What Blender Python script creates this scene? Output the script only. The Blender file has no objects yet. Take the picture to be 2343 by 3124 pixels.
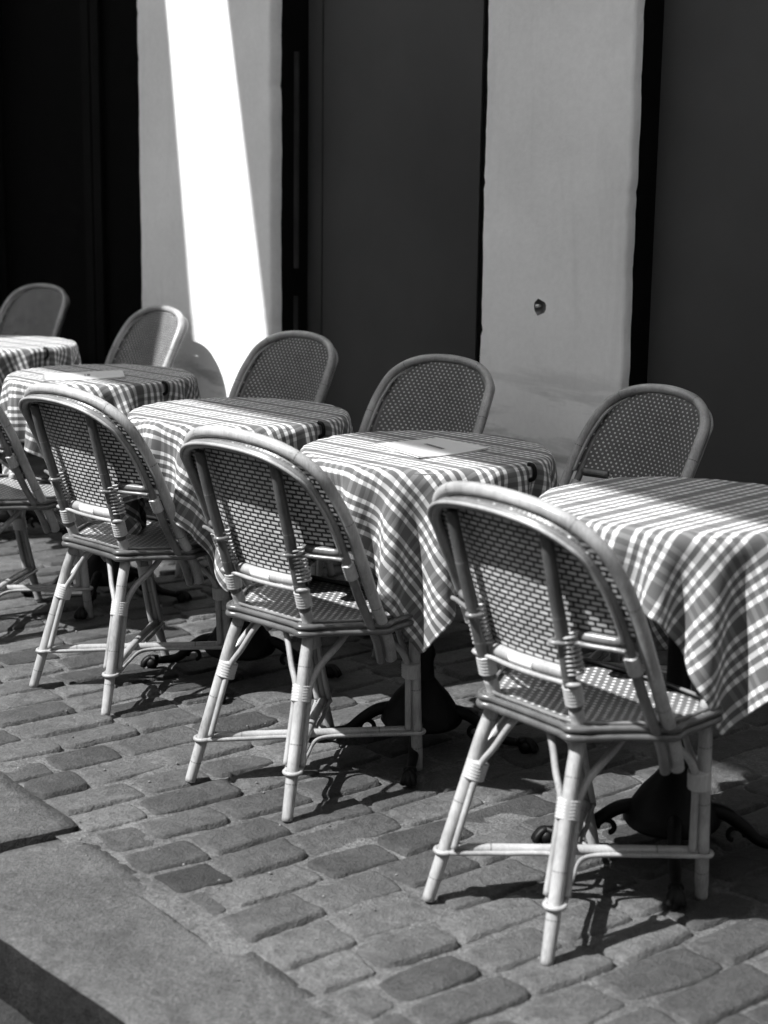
import bpy, math, random
import numpy as np
from mathutils import Vector, Matrix
random.seed(7); rng = np.random.RandomState(5)
C = bpy.context.scene.collection
R = math.radians
# ---------------------------------------------------------------- street frame: U runs along the row (towards the viewer), V towards the wall
U = np.array([.613, -.790]); V = np.array([.790, .613])
ROW = math.atan2(U[1], U[0])
def uv(u, v, z=0.0):
    p = u*U + v*V
    return (float(p[0]), float(p[1]), float(z))

# ---------------------------------------------------------------- helpers
class MB:
    def __init__(s): s.v = []; s.f = []; s.m = []; s.uv = []; s.n = 0
    def add(s, V_, F_, mat=0, uvs=None):
        V_ = np.asarray(V_, float).reshape(-1, 3)
        s.v.append(V_); s.uv.append(np.zeros((len(V_), 2)) if uvs is None else np.asarray(uvs, float))
        for f in F_: s.f.append(tuple(i + s.n for i in f)); s.m.append(mat)
        s.n += len(V_)
        return s
    def build(s, name, mats, parent=None, smooth=True, useuv=False, loc=None, rotz=0):
        me = bpy.data.meshes.new(name)
        VV = np.vstack(s.v)
        me.from_pydata(VV.tolist(), [], s.f)
        if not isinstance(mats, (list, tuple)): mats = [mats]
        for m in mats: me.materials.append(m)
        me.polygons.foreach_set('material_index', s.m)
        me.polygons.foreach_set('use_smooth', [smooth]*len(s.f))
        if useuv:
            UVs = np.vstack(s.uv); l = me.uv_layers.new(name='UVMap')
            idx = np.zeros(len(me.loops), int); me.loops.foreach_get('vertex_index', idx)
            l.data.foreach_set('uv', UVs[idx].ravel())
        me.update()
        o = bpy.data.objects.new(name, me); C.objects.link(o)
        if parent is not None: o.parent = parent
        if loc is not None: o.location = loc
        o.rotation_euler[2] = rotz
        return o
def tag(o, label=None, cat=None, group=None, kind=None):
    if label: o['label'] = label
    if cat: o['category'] = cat
    if group: o['group'] = group
    if kind: o['kind'] = kind
    return o
def empty(name, loc=(0, 0, 0), rz=0):
    o = bpy.data.objects.new(name, None); C.objects.link(o)
    o.location = loc; o.rotation_euler[2] = rz; o.empty_display_size = .1
    return o
def tube(mb, P, r, seg=12, mat=0, closed=False, flat=1.0, cap=True):
    P = np.asarray(P, float); n = len(P)
    rr = np.full(n, r) if np.isscalar(r) else np.asarray(r, float)
    T = np.zeros_like(P)
    if closed: T = np.roll(P, -1, 0) - np.roll(P, 1, 0)
    else:
        T[1:-1] = P[2:] - P[:-2]; T[0] = P[1]-P[0]; T[-1] = P[-1]-P[-2]
    T /= np.linalg.norm(T, axis=1)[:, None] + 1e-12
    a = np.array([0, 0, 1.]) if abs(T[0][2]) < .9 else np.array([1., 0, 0])
    N = np.cross(T[0], a); N /= np.linalg.norm(N)
    verts = []; th = np.linspace(0, 2*math.pi, seg, endpoint=False)
    for i in range(n):
        N = N - T[i]*(N@T[i]); N /= np.linalg.norm(N) + 1e-12
        B = np.cross(T[i], N)
        verts.append(P[i] + rr[i]*(np.cos(th)[:, None]*N + flat*np.sin(th)[:, None]*B))
    verts = np.vstack(verts); F = []
    for i in range(n if closed else n-1):
        j = (i+1) % n
        for k in range(seg):
            l = (k+1) % seg
            F.append((i*seg+k, i*seg+l, j*seg+l, j*seg+k))
    if not closed and cap:
        e = .45
        c0 = P[0]-T[0]*rr[0]*e; c1 = P[-1]+T[-1]*rr[-1]*e
        verts = np.vstack([verts, c0, c1]); m = n*seg
        for k in range(seg):
            l = (k+1) % seg
            F.append((m, l, k)); F.append((m+1, (n-1)*seg+k, (n-1)*seg+l))
    mb.add(verts, F, mat)
def cr(P, n=8, closed=False):
    P = np.asarray(P, float); m = len(P); out = []
    for i in range(m if closed else m-1):
        if closed: p0, p1, p2, p3 = P[(i-1) % m], P[i], P[(i+1) % m], P[(i+2) % m]
        else: p0, p1, p2, p3 = P[max(i-1, 0)], P[i], P[i+1], P[min(i+2, m-1)]
        for t in np.linspace(0, 1, n, endpoint=False):
            out.append(.5*((2*p1)+(-p0+p2)*t+(2*p0-5*p1+4*p2-p3)*t*t+(-p0+3*p1-3*p2+p3)*t**3))
    if not closed: out.append(P[-1])
    return np.array(out)
def lathe(mb, prof, c=(0, 0, 0), seg=32, mat=0):
    th = np.linspace(0, 2*math.pi, seg, endpoint=False); vs = []
    for r, z in prof:
        vs.append(np.column_stack([c[0]+r*np.cos(th), c[1]+r*np.sin(th), np.full(seg, c[2]+z)]))
    F = []
    for i in range(len(prof)-1):
        for k in range(seg):
            l = (k+1) % seg; F.append((i*seg+k, i*seg+l, (i+1)*seg+l, (i+1)*seg+k))
    mb.add(np.vstack(vs), F, mat)
def box(mb, lo, hi, mat=0, bev=0.0):
    x0, y0, z0 = lo; x1, y1, z1 = hi
    if bev <= 0:
        v = [(x, y, z) for z in (z0, z1) for y in (y0, y1) for x in (x0, x1)]
        mb.add(v, [(0, 2, 3, 1), (4, 5, 7, 6), (0, 1, 5, 4), (2, 6, 7, 3), (0, 4, 6, 2), (1, 3, 7, 5)], mat)
    else:
        b = bev
        def ring(z, k): return [(x0+k, y0+b, z), (x0+b, y0+k, z), (x1-b, y0+k, z), (x1-k, y0+b, z), (x1-k, y1-b, z), (x1-b, y1-k, z), (x0+b, y1-k, z), (x0+k, y1-b, z)]
        v = ring(z0, b)+ring(z0+b, 0)+ring(z1-b, 0)+ring(z1, b)
        F = [tuple(range(7, -1, -1)), tuple(range(24, 32))]
        for r in range(3):
            for k in range(8): F.append((r*8+k, r*8+(k+1) % 8, (r+1)*8+(k+1) % 8, (r+1)*8+k))
        mb.add(v, F, mat)

# ---------------------------------------------------------------- materials (the place is monochrome, as photographed)
def g(v): return (v, v, v, 1)
def newmat(name, rough=.7, spec=.3):
    m = bpy.data.materials.new(name); m.use_nodes = True
    nt = m.node_tree; b = nt.nodes['Principled BSDF']
    b.inputs['Roughness'].default_value = rough
    b.inputs['Specular IOR Level'].default_value = spec
    return m, nt, b
def nd(nt, t, **k):
    n = nt.nodes.new(t)
    for a, v in k.items():
        if a.startswith('i_'): n.inputs[a[2:].replace('_', ' ')].default_value = v
        else: setattr(n, a, v)
    return n
def math_(nt, op, a, b=None, c=None):
    n = nt.nodes.new('ShaderNodeMath'); n.operation = op
    for i, x in enumerate((a, b, c)):
        if x is None: continue
        if isinstance(x, (int, float)): n.inputs[i].default_value = x
        else: nt.links.new(x, n.inputs[i])
    return n.outputs[0]
def mapr(nt, x, a, b, c, d):
    n = nt.nodes.new('ShaderNodeMapRange'); n.clamp = True
    nt.links.new(x, n.inputs[0])
    for i, q in zip((1, 2, 3, 4), (a, b, c, d)): n.inputs[i].default_value = q
    return n.outputs[0]
def noise(nt, co, scale, detail=4, rough=.6, dist=0):
    n = nt.nodes.new('ShaderNodeTexNoise'); n.inputs['Scale'].default_value = scale
    n.inputs['Detail'].default_value = detail; n.inputs['Roughness'].default_value = rough; n.inputs['Distortion'].default_value = dist
    if co is not None: nt.links.new(co, n.inputs['Vector'])
    return n.outputs['Fac']
def coord(nt, which='Object'): return nt.nodes.new('ShaderNodeTexCoord').outputs[which]
def mapping(nt, co, scale=(1, 1, 1), rot=(0, 0, 0)):
    n = nt.nodes.new('ShaderNodeMapping'); n.inputs['Scale'].default_value = scale; n.inputs['Rotation'].default_value = rot
    nt.links.new(co, n.inputs['Vector']); return n.outputs[0]
def sep(nt, co):
    n = nt.nodes.new('ShaderNodeSeparateXYZ'); nt.links.new(co, n.inputs[0]); return n.outputs
def tocol(nt, x, b):
    n = nt.nodes.new('ShaderNodeCombineColor')
    for i in range(3): nt.links.new(x, n.inputs[i])
    nt.links.new(n.outputs[0], b.inputs['Base Color'])
def bump(nt, h, b, strength=.3, dist=.002):
    n = nt.nodes.new('ShaderNodeBump'); n.inputs['Strength'].default_value = strength; n.inputs['Distance'].default_value = dist
    nt.links.new(h, n.inputs['Height']); nt.links.new(n.outputs[0], b.inputs['Normal'])
def mix(nt, f, a, b):   # scalar mix
    n = nt.nodes.new('ShaderNodeMix'); n.data_type = 'FLOAT'
    for i, x in zip((0, 2, 3), (f, a, b)):
        if isinstance(x, (int, float)): n.inputs[i].default_value = x
        else: nt.links.new(x, n.inputs[i])
    return n.outputs[0]

def cane_mat(name, base, var=.25, rough=.38):
    m, nt, b = newmat(name, rough, .45)
    co = coord(nt)
    oi = nt.nodes.new('ShaderNodeObjectInfo')
    va = nt.nodes.new('ShaderNodeVectorMath'); va.operation = 'ADD'
    nt.links.new(co, va.inputs[0]); nt.links.new(oi.outputs['Location'], va.inputs[1])
    n1 = noise(nt, va.outputs[0], 9, 3); n2 = noise(nt, mapping(nt, va.outputs[0], (260, 260, 14)), 1, 3)
    f = math_(nt, 'ADD', mapr(nt, n1, .3, .7, 1-var, 1+var*.6), mapr(nt, n2, .35, .7, -.16, .1))
    n3 = noise(nt, va.outputs[0], 60, 3, .7)
    f = math_(nt, 'MULTIPLY', f, mapr(nt, n3, .62, .72, 1, .72))
    tocol(nt, math_(nt, 'MULTIPLY', f, base), b)
    bump(nt, n2, b, .25, .0008)
    return m
M = {}
M['cane'] = cane_mat('rattan_cane', .32, .36, .32)
M['cane_dark'] = cane_mat('varnished_dark_cane', .085, .4, .28)
M['node'] = cane_mat('rattan_node', .15, .3, .6)
M['cane_mid'] = cane_mat('aged_cane', .15, .4, .3)
M['binding'] = cane_mat('split_cane_binding', .40, .15, .4)
M['thin'] = cane_mat('thin_cane', .30, .3, .35)
M['darkgap'] = cane_mat('dark_cane', .05, .3, .7)

def weave_back():
    m, nt, b = newmat('weave_brick_side', .35, .4)
    co = coord(nt, 'UV')
    wv = noise(nt, co, 14, 2)
    br = nt.nodes.new('ShaderNodeTexBrick'); nt.links.new(co, br.inputs['Vector'])
    br.offset = .5; br.squash = 1
    for k, v in dict(Scale=1.0).items(): br.inputs[k].default_value = v
    br.inputs['Color1'].default_value = g(.60); br.inputs['Color2'].default_value = g(.46); br.inputs['Mortar'].default_value = g(.018)
    br.inputs['Mortar Size'].default_value = .0029; br.inputs['Mortar Smooth'].default_value = .1
    br.inputs['Brick Width'].default_value = .0270; br.inputs['Row Height'].default_value = .0120
    s = nt.nodes.new('ShaderNodeSeparateColor'); nt.links.new(br.outputs['Color'], s.inputs[0])
    tocol(nt, math_(nt, 'MULTIPLY', s.outputs[0], mapr(nt, wv, .3, .7, .8, 1.1)), b)
    h = math_(nt, 'SUBTRACT', 1, br.outputs['Fac']); bump(nt, h, b, .8, .0015)
    return m
def dots(nt, co, px, py, rx, ry):
    x, y, _ = sep(nt, co)
    fy = math_(nt, 'DIVIDE', y, py); row = math_(nt, 'FLOOR', fy)
    off = math_(nt, 'MULTIPLY', math_(nt, 'MODULO', math_(nt, 'ABSOLUTE', row), 2), .5)
    fx = math_(nt, 'FRACT', math_(nt, 'ADD', math_(nt, 'ADD', math_(nt, 'DIVIDE', x, px), off), 100))
    fy = math_(nt, 'FRACT', math_(nt, 'ADD', fy, 100))
    dx = math_(nt, 'DIVIDE', math_(nt, 'MULTIPLY', math_(nt, 'SUBTRACT', fx, .5), px), rx)
    dy = math_(nt, 'DIVIDE', math_(nt, 'MULTIPLY', math_(nt, 'SUBTRACT', fy, .5), py), ry)
    d = math_(nt, 'SQRT', math_(nt, 'ADD', math_(nt, 'MULTIPLY', dx, dx), math_(nt, 'MULTIPLY', dy, dy)))
    return mapr(nt, d, .75, 1.15, 1, 0), fx, fy
def weave_dots(name, lo, hi, px, py, rx, ry, strand=.12, holes=0):
    m, nt, b = newmat(name, .38, .4)
    co = coord(nt, 'UV')
    d, fx, fy = dots(nt, co, px, py, rx, ry)
    sx = math_(nt, 'ABSOLUTE', math_(nt, 'SUBTRACT', math_(nt, 'FRACT', math_(nt, 'MULTIPLY', fx, 4)), .5))
    base = mix(nt, mapr(nt, sx, .25, .5, 0, 1), lo, lo*.6)
    if holes:
        x2 = mapping(nt, co); add = nt.nodes.new('ShaderNodeVectorMath'); add.operation = 'ADD'
        add.inputs[1].default_value = (px*.5, 0, 0); nt.links.new(co, add.inputs[0])
        d2, _, _ = dots(nt, add.outputs[0], px, py, rx*1.0, ry*1.0)
        base = mix(nt, d2, base, lo*.15)
    wv = noise(nt, co, 20, 2)
    tocol(nt, math_(nt, 'MULTIPLY', mix(nt, d, base, hi), mapr(nt, wv, .3, .7, .8, 1.15)), b)
    bump(nt, math_(nt, 'SUBTRACT', d, sx), b, .6, .0012)
    return m
M['weave_back'] = weave_back()
M['weave_front'] = weave_dots('weave_dot_side', .075, .46, .0210, .0112, .0040, .0030)
M['seat_weave'] = weave_dots('seat_weave', .13, .60, .0210, .0150, .0044, .0042)
M['band'] = weave_dots('band_weave', .085, .6, .05, .030, .0035, .0045)

def plaster():
    m, nt, b = newmat('painted_plaster', .85, .2)
    co = coord(nt)
    n1 = noise(nt, co, 1.6, 4, .6); n2 = noise(nt, mapping(nt, co, (6, 6, .9)), 1, 4, .65, .6); n3 = noise(nt, co, 45, 4, .65)
    n4 = noise(nt, mapping(nt, co, (1.5, 1.5, 9)), 1, 5, .6, .5)
    f = math_(nt, 'MULTIPLY', mapr(nt, n1, .3, .7, .90, 1.04), mapr(nt, n2, .55, .75, 1, .90))
    f = math_(nt, 'MULTIPLY', f, mapr(nt, n3, .3, .7, .96, 1.03))
    z = sep(nt, co)[2]   # scuffs and rain splash marks near the foot of the pier
    low = mapr(nt, z, .55, 1.0, 1, 0)
    st = math_(nt, 'MULTIPLY', low, mapr(nt, n4, .5, .62, 0, .5))
    f = math_(nt, 'MULTIPLY', f, math_(nt, 'SUBTRACT', 1, st))
    tocol(nt, math_(nt, 'MULTIPLY', f, .80), b)
    bump(nt, math_(nt, 'ADD', n1, math_(nt, 'MULTIPLY', n3, .25)), b, .5, .006)
    return m
M['plaster'] = plaster()
def simple(name, base, rough=.6, spec=.3, var=.1, sc=8, bs=.0, bd=.002, bsc=80):
    m, nt, b = newmat(name, rough, spec); co = coord(nt)
    n = noise(nt, co, sc, 4)
    tocol(nt, math_(nt, 'MULTIPLY', mapr(nt, n, .3, .7, 1-var, 1+var), base), b)
    if bs: bump(nt, noise(nt, co, bsc, 4, .7), b, bs, bd)
    return m
M['panel'] = simple('dark_painted_board', .052, .5, .3, .18, 1.3, .15, .0006, 160)
M['black'] = simple('black_paint', .005, .7, .05)
M['black_wall'] = simple('unlit_room_wall', .008, .95, .05)  # near-black colour stands for the darkness of the room behind
M['strip'] = simple('worn_grey_strip', .035, .6, .2, .4, 5)
M['interior_dark'] = simple('unlit_interior_black', .004, .6, .02)
M['iron'] = simple('black_cast_iron', .003, .5, .18, .3, 20, .5, .003, 60)
M['tabletop'] = simple('dark_tabletop', .03, .4, .4)
M['paper'] = simple('menu_card', .55, .5, .3, .03, 5)
M['print'] = simple('printed_ink', .12, .6, .2)
M['tagpaper'] = simple('paper_label', .72, .6, .2, .03)
M['metal'] = simple('bright_screw', .6, .35, .5)
M['canvas'] = simple('awning_canvas', .5, .9, .1)
_t = M['canvas'].node_tree; _a = _t.nodes.new('ShaderNodeBsdfTranslucent'); _a.inputs[0].default_value = g(.8)  # translucency added so the canopy fills the shade below with soft light
_m = _t.nodes.new('ShaderNodeMixShader'); _m.inputs[0].default_value = .66
_t.links.new(_t.nodes['Principled BSDF'].outputs[0], _m.inputs[1]); _t.links.new(_a.outputs[0], _m.inputs[2]); _t.links.new(_m.outputs[0], _t.nodes['Material Output'].inputs[0])
M['far_wall'] = simple('grey_render', .10, .9, .1)
M['grit'] = simple('pale_grit', .13, .9, .1, .5, 30)
M['hole'] = simple('drilled_hole', .16, .9, .1, .35, 60)

def cloth_mat():
    m, nt, b = newmat('woven_check_cloth', .85, .12)
    nt.nodes['Principled BSDF'].inputs['Sheen Weight'].default_value = .15
    co = coord(nt, 'UV'); x, y, _ = sep(nt, co)
    def band(c, period, pitch, w, n):
        t = math_(nt, 'MULTIPLY', math_(nt, 'FRACT', math_(nt, 'ADD', math_(nt, 'DIVIDE', c, period), 50)), period)
        # n stripes of width w at the given pitch, then a plain gap
        ins = math_(nt, 'LESS_THAN', t, pitch*(n-1)+w)
        ph = math_(nt, 'MULTIPLY', math_(nt, 'FRACT', math_(nt, 'DIVIDE', t, pitch)), pitch)
        st = math_(nt, 'MULTIPLY', mapr(nt, ph, w-.0006, w+.0006, 1, 0), mapr(nt, ph, 0, .0008, 0, 1))
        return math_(nt, 'MULTIPLY', ins, st)
    A = band(y, .112, .0235, .0115, 4)      # bold white stripes
    B = band(x, .112, .0235, .0115, 4)      # faint crossing stripes
    fine = noise(nt, mapping(nt, co, (900, 900, 1)), 1, 2, .6)
    lo = mix(nt, B, .092, .150); hi = mix(nt, B, .36, .66)
    c = mix(nt, A, lo, hi)
    c = math_(nt, 'MULTIPLY', c, mapr(nt, fine, .3, .7, .85, 1.12))
    c = math_(nt, 'MULTIPLY', c, mapr(nt, noise(nt, co, 7, 3), .3, .7, .93, 1.05))
    tocol(nt, c, b)
    bump(nt, math_(nt, 'ADD', fine, math_(nt, 'MULTIPLY', noise(nt, co, 25, 4), 1.5)), b, .35, .0015)
    # a little light passes through the thin cotton
    tr = nt.nodes.new('ShaderNodeBsdfTranslucent'); mx = nt.nodes.new('ShaderNodeMixShader'); mx.inputs[0].default_value = .05
    cc = [l.from_socket for l in nt.links if l.to_socket == b.inputs['Base Color']][0]
    nt.links.new(cc, tr.inputs['Color']); out = nt.nodes['Material Output']
    nt.links.new(b.outputs[0], mx.inputs[1]); nt.links.new(tr.outputs[0], mx.inputs[2]); nt.links.new(mx.outputs[0], out.inputs[0])
    return m
M['cloth'] = cloth_mat()

def stone_mat(name, base, attr=True, rough=.75, fine=1.0, spec=.3):
    m, nt, b = newmat(name, rough, spec); co = coord(nt)
    n1 = noise(nt, co, 7, 4, .6); n2 = noise(nt, co, 130, 3, .75); n3 = noise(nt, co, 420, 2, .8)
    f = math_(nt, 'MULTIPLY', mapr(nt, n1, .3, .7, .85, 1.13), mapr(nt, n2, .3, .75, .62, 1.42*fine))
    f = math_(nt, 'MULTIPLY', f, mapr(nt, n3, .35, .75, .82, 1.3))
    n5 = noise(nt, co, 26, 5, .7, .4); f = math_(nt, 'MULTIPLY', f, mapr(nt, n5, .32, .68, .70, 1.25))
    n6 = noise(nt, co, 2.2, 3, .6); f = math_(nt, 'MULTIPLY', f, mapr(nt, n6, .35, .65, .82, 1.15))
    if attr:
        a = nt.nodes.new('ShaderNodeAttribute'); a.attribute_name = 'tone'; f = math_(nt, 'MULTIPLY', f, a.outputs['Fac'])
        # rough split stones have stronger grain than foot-worn smooth ones
    tocol(nt, math_(nt, 'MULTIPLY', f, base), b)
    bump(nt, math_(nt, 'ADD', n2, math_(nt, 'MULTIPLY', n5, 2.0)), b, .8, .006)
    return m
M['stone'] = stone_mat('granite_sett', .058)
M['joint'] = stone_mat('sandy_joint', .078, False, .95, 1.3, .1)
M['kerb'] = stone_mat('granite_kerb', .057, False, .85, 1.25)
M['kerb_dirt'] = stone_mat('grimy_kerb_face', .014, False, .98, 1, .05)
M['asphalt'] = stone_mat('asphalt', .018, False, .9, 1.1)

# ---------------------------------------------------------------- camera
cd = bpy.data.cameras.new('camera'); cam = bpy.data.objects.new('camera', cd); C.objects.link(cam)
fwd = Vector((0, .97960314, -.20094202)); rt = Vector((.99990675, .00274403, .0133773)); up = Vector((-.01365584, .20092329, .97951179))
cam.matrix_world = Matrix(((rt.x, up.x, -fwd.x, 0), (rt.y, up.y, -fwd.y, 0), (rt.z, up.z, -fwd.z, 1.5258), (0, 0, 0, 1)))
cd.sensor_fit = 'HORIZONTAL'; cd.sensor_width = 36; cd.lens = 76.07; cd.clip_end = 500; cd.clip_start = .05
cd.dof.use_dof = True; cd.dof.focus_distance = 4.6; cd.dof.aperture_fstop = 4.4
bpy.context.scene.camera = cam

# ---------------------------------------------------------------- light
RU, RV = .19, .70       # sun travel per metre of fall, along the row and towards the wall
Lh = RU*U + RV*V
ld = Vector((Lh[0], Lh[1], -1)).normalized()
sun = bpy.data.lights.new('sun', 'SUN'); sun.energy = 5.0; sun.angle = R(.8); sun.color = (1, 1, 1)
so = bpy.data.objects.new('sun', sun); C.objects.link(so)
so.rotation_euler = ld.to_track_quat('-Z', 'Y').to_euler(); so.location = (-3, -3, 8)
w = bpy.data.worlds.new('World'); bpy.context.scene.world = w; w.use_nodes = True
nt = w.node_tree; sky = nt.nodes.new('ShaderNodeTexSky'); sky.sky_type = 'NISHITA'; sky.sun_disc = False
elev = math.asin(-ld.z); az = math.atan2(-ld.x, -ld.y)
sky.sun_elevation = elev; sky.sun_rotation = az
bw = nt.nodes.new('ShaderNodeRGBToBW'); nt.links.new(sky.outputs[0], bw.inputs[0])
bg = nt.nodes['Background']; bg.inputs['Strength'].default_value = .062
nt.links.new(bw.outputs[0], bg.inputs['Color'])
sc = bpy.context.scene
sc.view_settings.view_transform = 'Standard'; sc.view_settings.look = 'None'; sc.view_settings.gamma = 1
sc.view_settings.exposure = 1.16
sc.cycles.max_bounces = 6

# ---------------------------------------------------------------- paving
def ground():
    # one wide sheet that everything else lies on
    mb = MB()
    ss = 60
    mb.add([uv(-ss, -ss, -.16), uv(ss, -ss, -.16), uv(ss, ss, -.16), uv(-ss, ss, -.16)], [(0, 1, 2, 3)])
    o = mb.build('road', M['asphalt'], smooth=False); tag(o, kind='structure')
    # bedding of sand between the setts
    mb = MB(); n = 0
    us = np.arange(-13, 2.01, .035); vs = np.arange(1.60, 5.0, .035)
    G = []; 
    for u in us:
        for v in vs: G.append(uv(u, v, -.0055 + .0055*math.sin(u*9.1+v*3)*math.sin(v*11-u*2) + rng.uniform(-.002, .002)))
    nv = len(vs)
    F = [(i*nv+j, (i+1)*nv+j, (i+1)*nv+j+1, i*nv+j+1) for i in range(len(us)-1) for j in range(nv-1)]
    mb.add(G, F); o = mb.build('sandy_bedding', M['joint']); tag(o, kind='structure')
    # setts: courses run towards the wall, each stone a worn, domed block
    VV = []; FF = []; tone = []; nn = 0
    u = -12.6; course = 0
    mx_, my_ = 7, 5
    while u < 1.2:
        wu = .134 + rng.uniform(-.012, .013)
        v = 1.672 - rng.uniform(0, .15)
        while v < 4.6:
            l = rng.uniform(.195, .30)
            a, bb = max(v, 1.668), v+l
            if bb - a > .05:
                gap = .0035
                x0, x1 = u+gap+rng.uniform(-.002, .003), u+wu-gap+rng.uniform(-.003, .002)
                y0, y1 = a+gap+rng.uniform(-.003, .004), bb-gap+rng.uniform(-.004, .003)
                sk = rng.uniform(-.007, .007, 4)
                hz = rng.uniform(-.002, .006); tx, ty = rng.uniform(-.02, .07), rng.uniform(-.025, .025)
                dome = rng.uniform(.0, .0035); pw = rng.uniform(5.0, 13)
                ph = rng.uniform(0, 6, 2); t = float(np.clip(rng.normal(1.0, .24), .55, 1.6))
                if rng.rand() < .10: t *= .6
                gx = np.linspace(-1, 1, mx_*2+1); gy = np.linspace(-1, 1, my_*4+1)
                gx = np.sign(gx)*np.abs(gx)**.6; gy = np.sign(gy)*np.abs(gy)**.6
                for i, p in enumerate(gx):
                    for j, q in enumerate(gy):
                        # superellipse footprint with wavy split edges
                        k = (abs(p)**pw+abs(q)**pw)**(1/pw) if (p or q) else 0
                        s = max(abs(p), abs(q))/k if k > 0 else 1
                        e = max(abs(p), abs(q))
                        wob = 1 + .030*math.sin(3.3*q+ph[0])*e + .03*math.sin(4*p+ph[1])*e + .012*math.sin(13*q+ph[1])*e
                        P, Q = p*s*wob, q*s*wob
                        cx = (x0+x1)/2 + P*(x1-x0)/2 + sk[0]*Q; cy = (y0+y1)/2 + Q*(y1-y0)/2 + sk[1]*P
                        z = hz + dome*(1-e**2) + tx*(cx-(x0+x1)/2)+ty*(cy-(y0+y1)/2) + .0009*math.sin(31*cx+ph[0])*math.sin(27*cy+ph[1])
                        if e > .999: z -= .024
                        elif e > .9: z -= .0016
                        VV.append(uv(cx, cy, z)); tone.append(t)
                ny = len(gy)
                for i in range(len(gx)-1):
                    for j in range(ny-1):
                        FF.append((nn+i*ny+j, nn+(i+1)*ny+j, nn+(i+1)*ny+j+1, nn+i*ny+j+1))
                nn += len(gx)*ny
            v = bb
        u += wu; course += 1
    me = bpy.data.meshes.new('cobblestone_pavement'); me.from_pydata(VV, [], FF); me.materials.append(M['stone'])
    at = me.attributes.new('tone', 'FLOAT', 'POINT'); at.data.foreach_set('value', tone)
    me.polygons.foreach_set('use_smooth', [True]*len(FF))
    o = bpy.data.objects.new('cobblestone_pavement', me); C.objects.link(o); tag(o, kind='structure')
    # kerb of long granite slabs
    us = [-13.0, -12.1, -11.0, -10.2, -9.1, -8.2, -7.1, -6.1, -5.2, -4.25, -3.315, -2.05, -1.0, .1, 1.2]
    kb = MB()
    for a, b in zip(us[:-1], us[1:]):
        ga, gb = .003, .003
        n = 30; m = 12; vs = []
        xs = np.linspace(a+ga, b-gb, n); ys = np.linspace(1.30, 1.648, m)
        hz = rng.uniform(-.003, .004); tl = rng.uniform(-.008, .008); ph = rng.uniform(0, 6)
        if abs(a+3.315) < .01: hz = -.007
        if abs(b+3.315) < .01: hz = .012
        for i, x in enumerate(xs):
            for j, y in enumerate(ys):
                z = hz + tl*(y-1.47) + .0016*math.sin(8*x+ph)*math.sin(13*y)
                yy = y + (1.648-y)/.348*float(np.clip(.09*(x+2.75), -.02, .05)); xx = x
                e = min(i, n-1-i)
                if e == 0: z -= .006; 
                if j == 0: z -= .012
                if j == 1: yy -= .018; z -= .002
                if j == m-1: z -= .003; yy += .014
                if j in (0, m-1): yy += .002*math.sin(17*x+ph) + rng.uniform(-.0015, .0015)
                if i in (0, n-1): xx += .006*math.sin(23*y+ph) + rng.uniform(-.002, .002)
                vs.append(uv(xx, yy, z))
        F = [(i*m+j, (i+1)*m+j, (i+1)*m+j+1, i*m+j+1) for i in range(n-1) for j in range(m-1)]
        base = len(vs); per = [(i, 0) for i in range(n)]+[(n-1, j) for j in range(1, m)]+[(i, m-1) for i in range(n-2, -1, -1)]+[(0, j) for j in range(m-2, 0, -1)]
        lower = []
        for (i, j) in per:
            p = vs[i*m+j]; lower.append((p[0], p[1], -.158))
        vs += lower; k = len(per); F2 = []
        for q in range(k):
            r_ = (q+1) % k; i0 = per[q][0]*m+per[q][1]; i1 = per[r_][0]*m+per[r_][1]
            F2.append((i0, base+q, base+r_, i1))
        kb.add(vs, F+F2, 0)
        npoly = len(F)
        for q in range(len(kb.m)-len(F2), len(kb.m)): kb.m[q] = 1
    o = kb.build('kerb', [M['kerb'], M['kerb_dirt']]); tag(o, kind='structure')
ground()
# grit and pale chips lying in the joints
mb = MB()
for q in range(420):
    u_, v_ = rng.uniform(-8, -1.2), rng.uniform(1.5, 3.6); r_ = rng.uniform(.0012, .0042)
    base = np.array(uv(u_, v_, .004+r_*.3)); k = 6; vs = []
    for dz, f_ in ((-.6, .6), (0, 1), (.55, .55)):
        for a_ in range(k): vs.append(base+r_*np.array([f_*math.cos(a_*1.047)*rng.uniform(.7, 1.3), f_*math.sin(a_*1.047)*rng.uniform(.7, 1.3), dz]))
    F = [(i_*k+a_, i_*k+(a_+1) % k, (i_+1)*k+(a_+1) % k, (i_+1)*k+a_) for i_ in range(2) for a_ in range(k)]+[tuple(range(2*k, 3*k))]
    mb.add(vs, F)
tag(mb.build('grit', M['grit'], smooth=False), kind='stuff')

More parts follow.
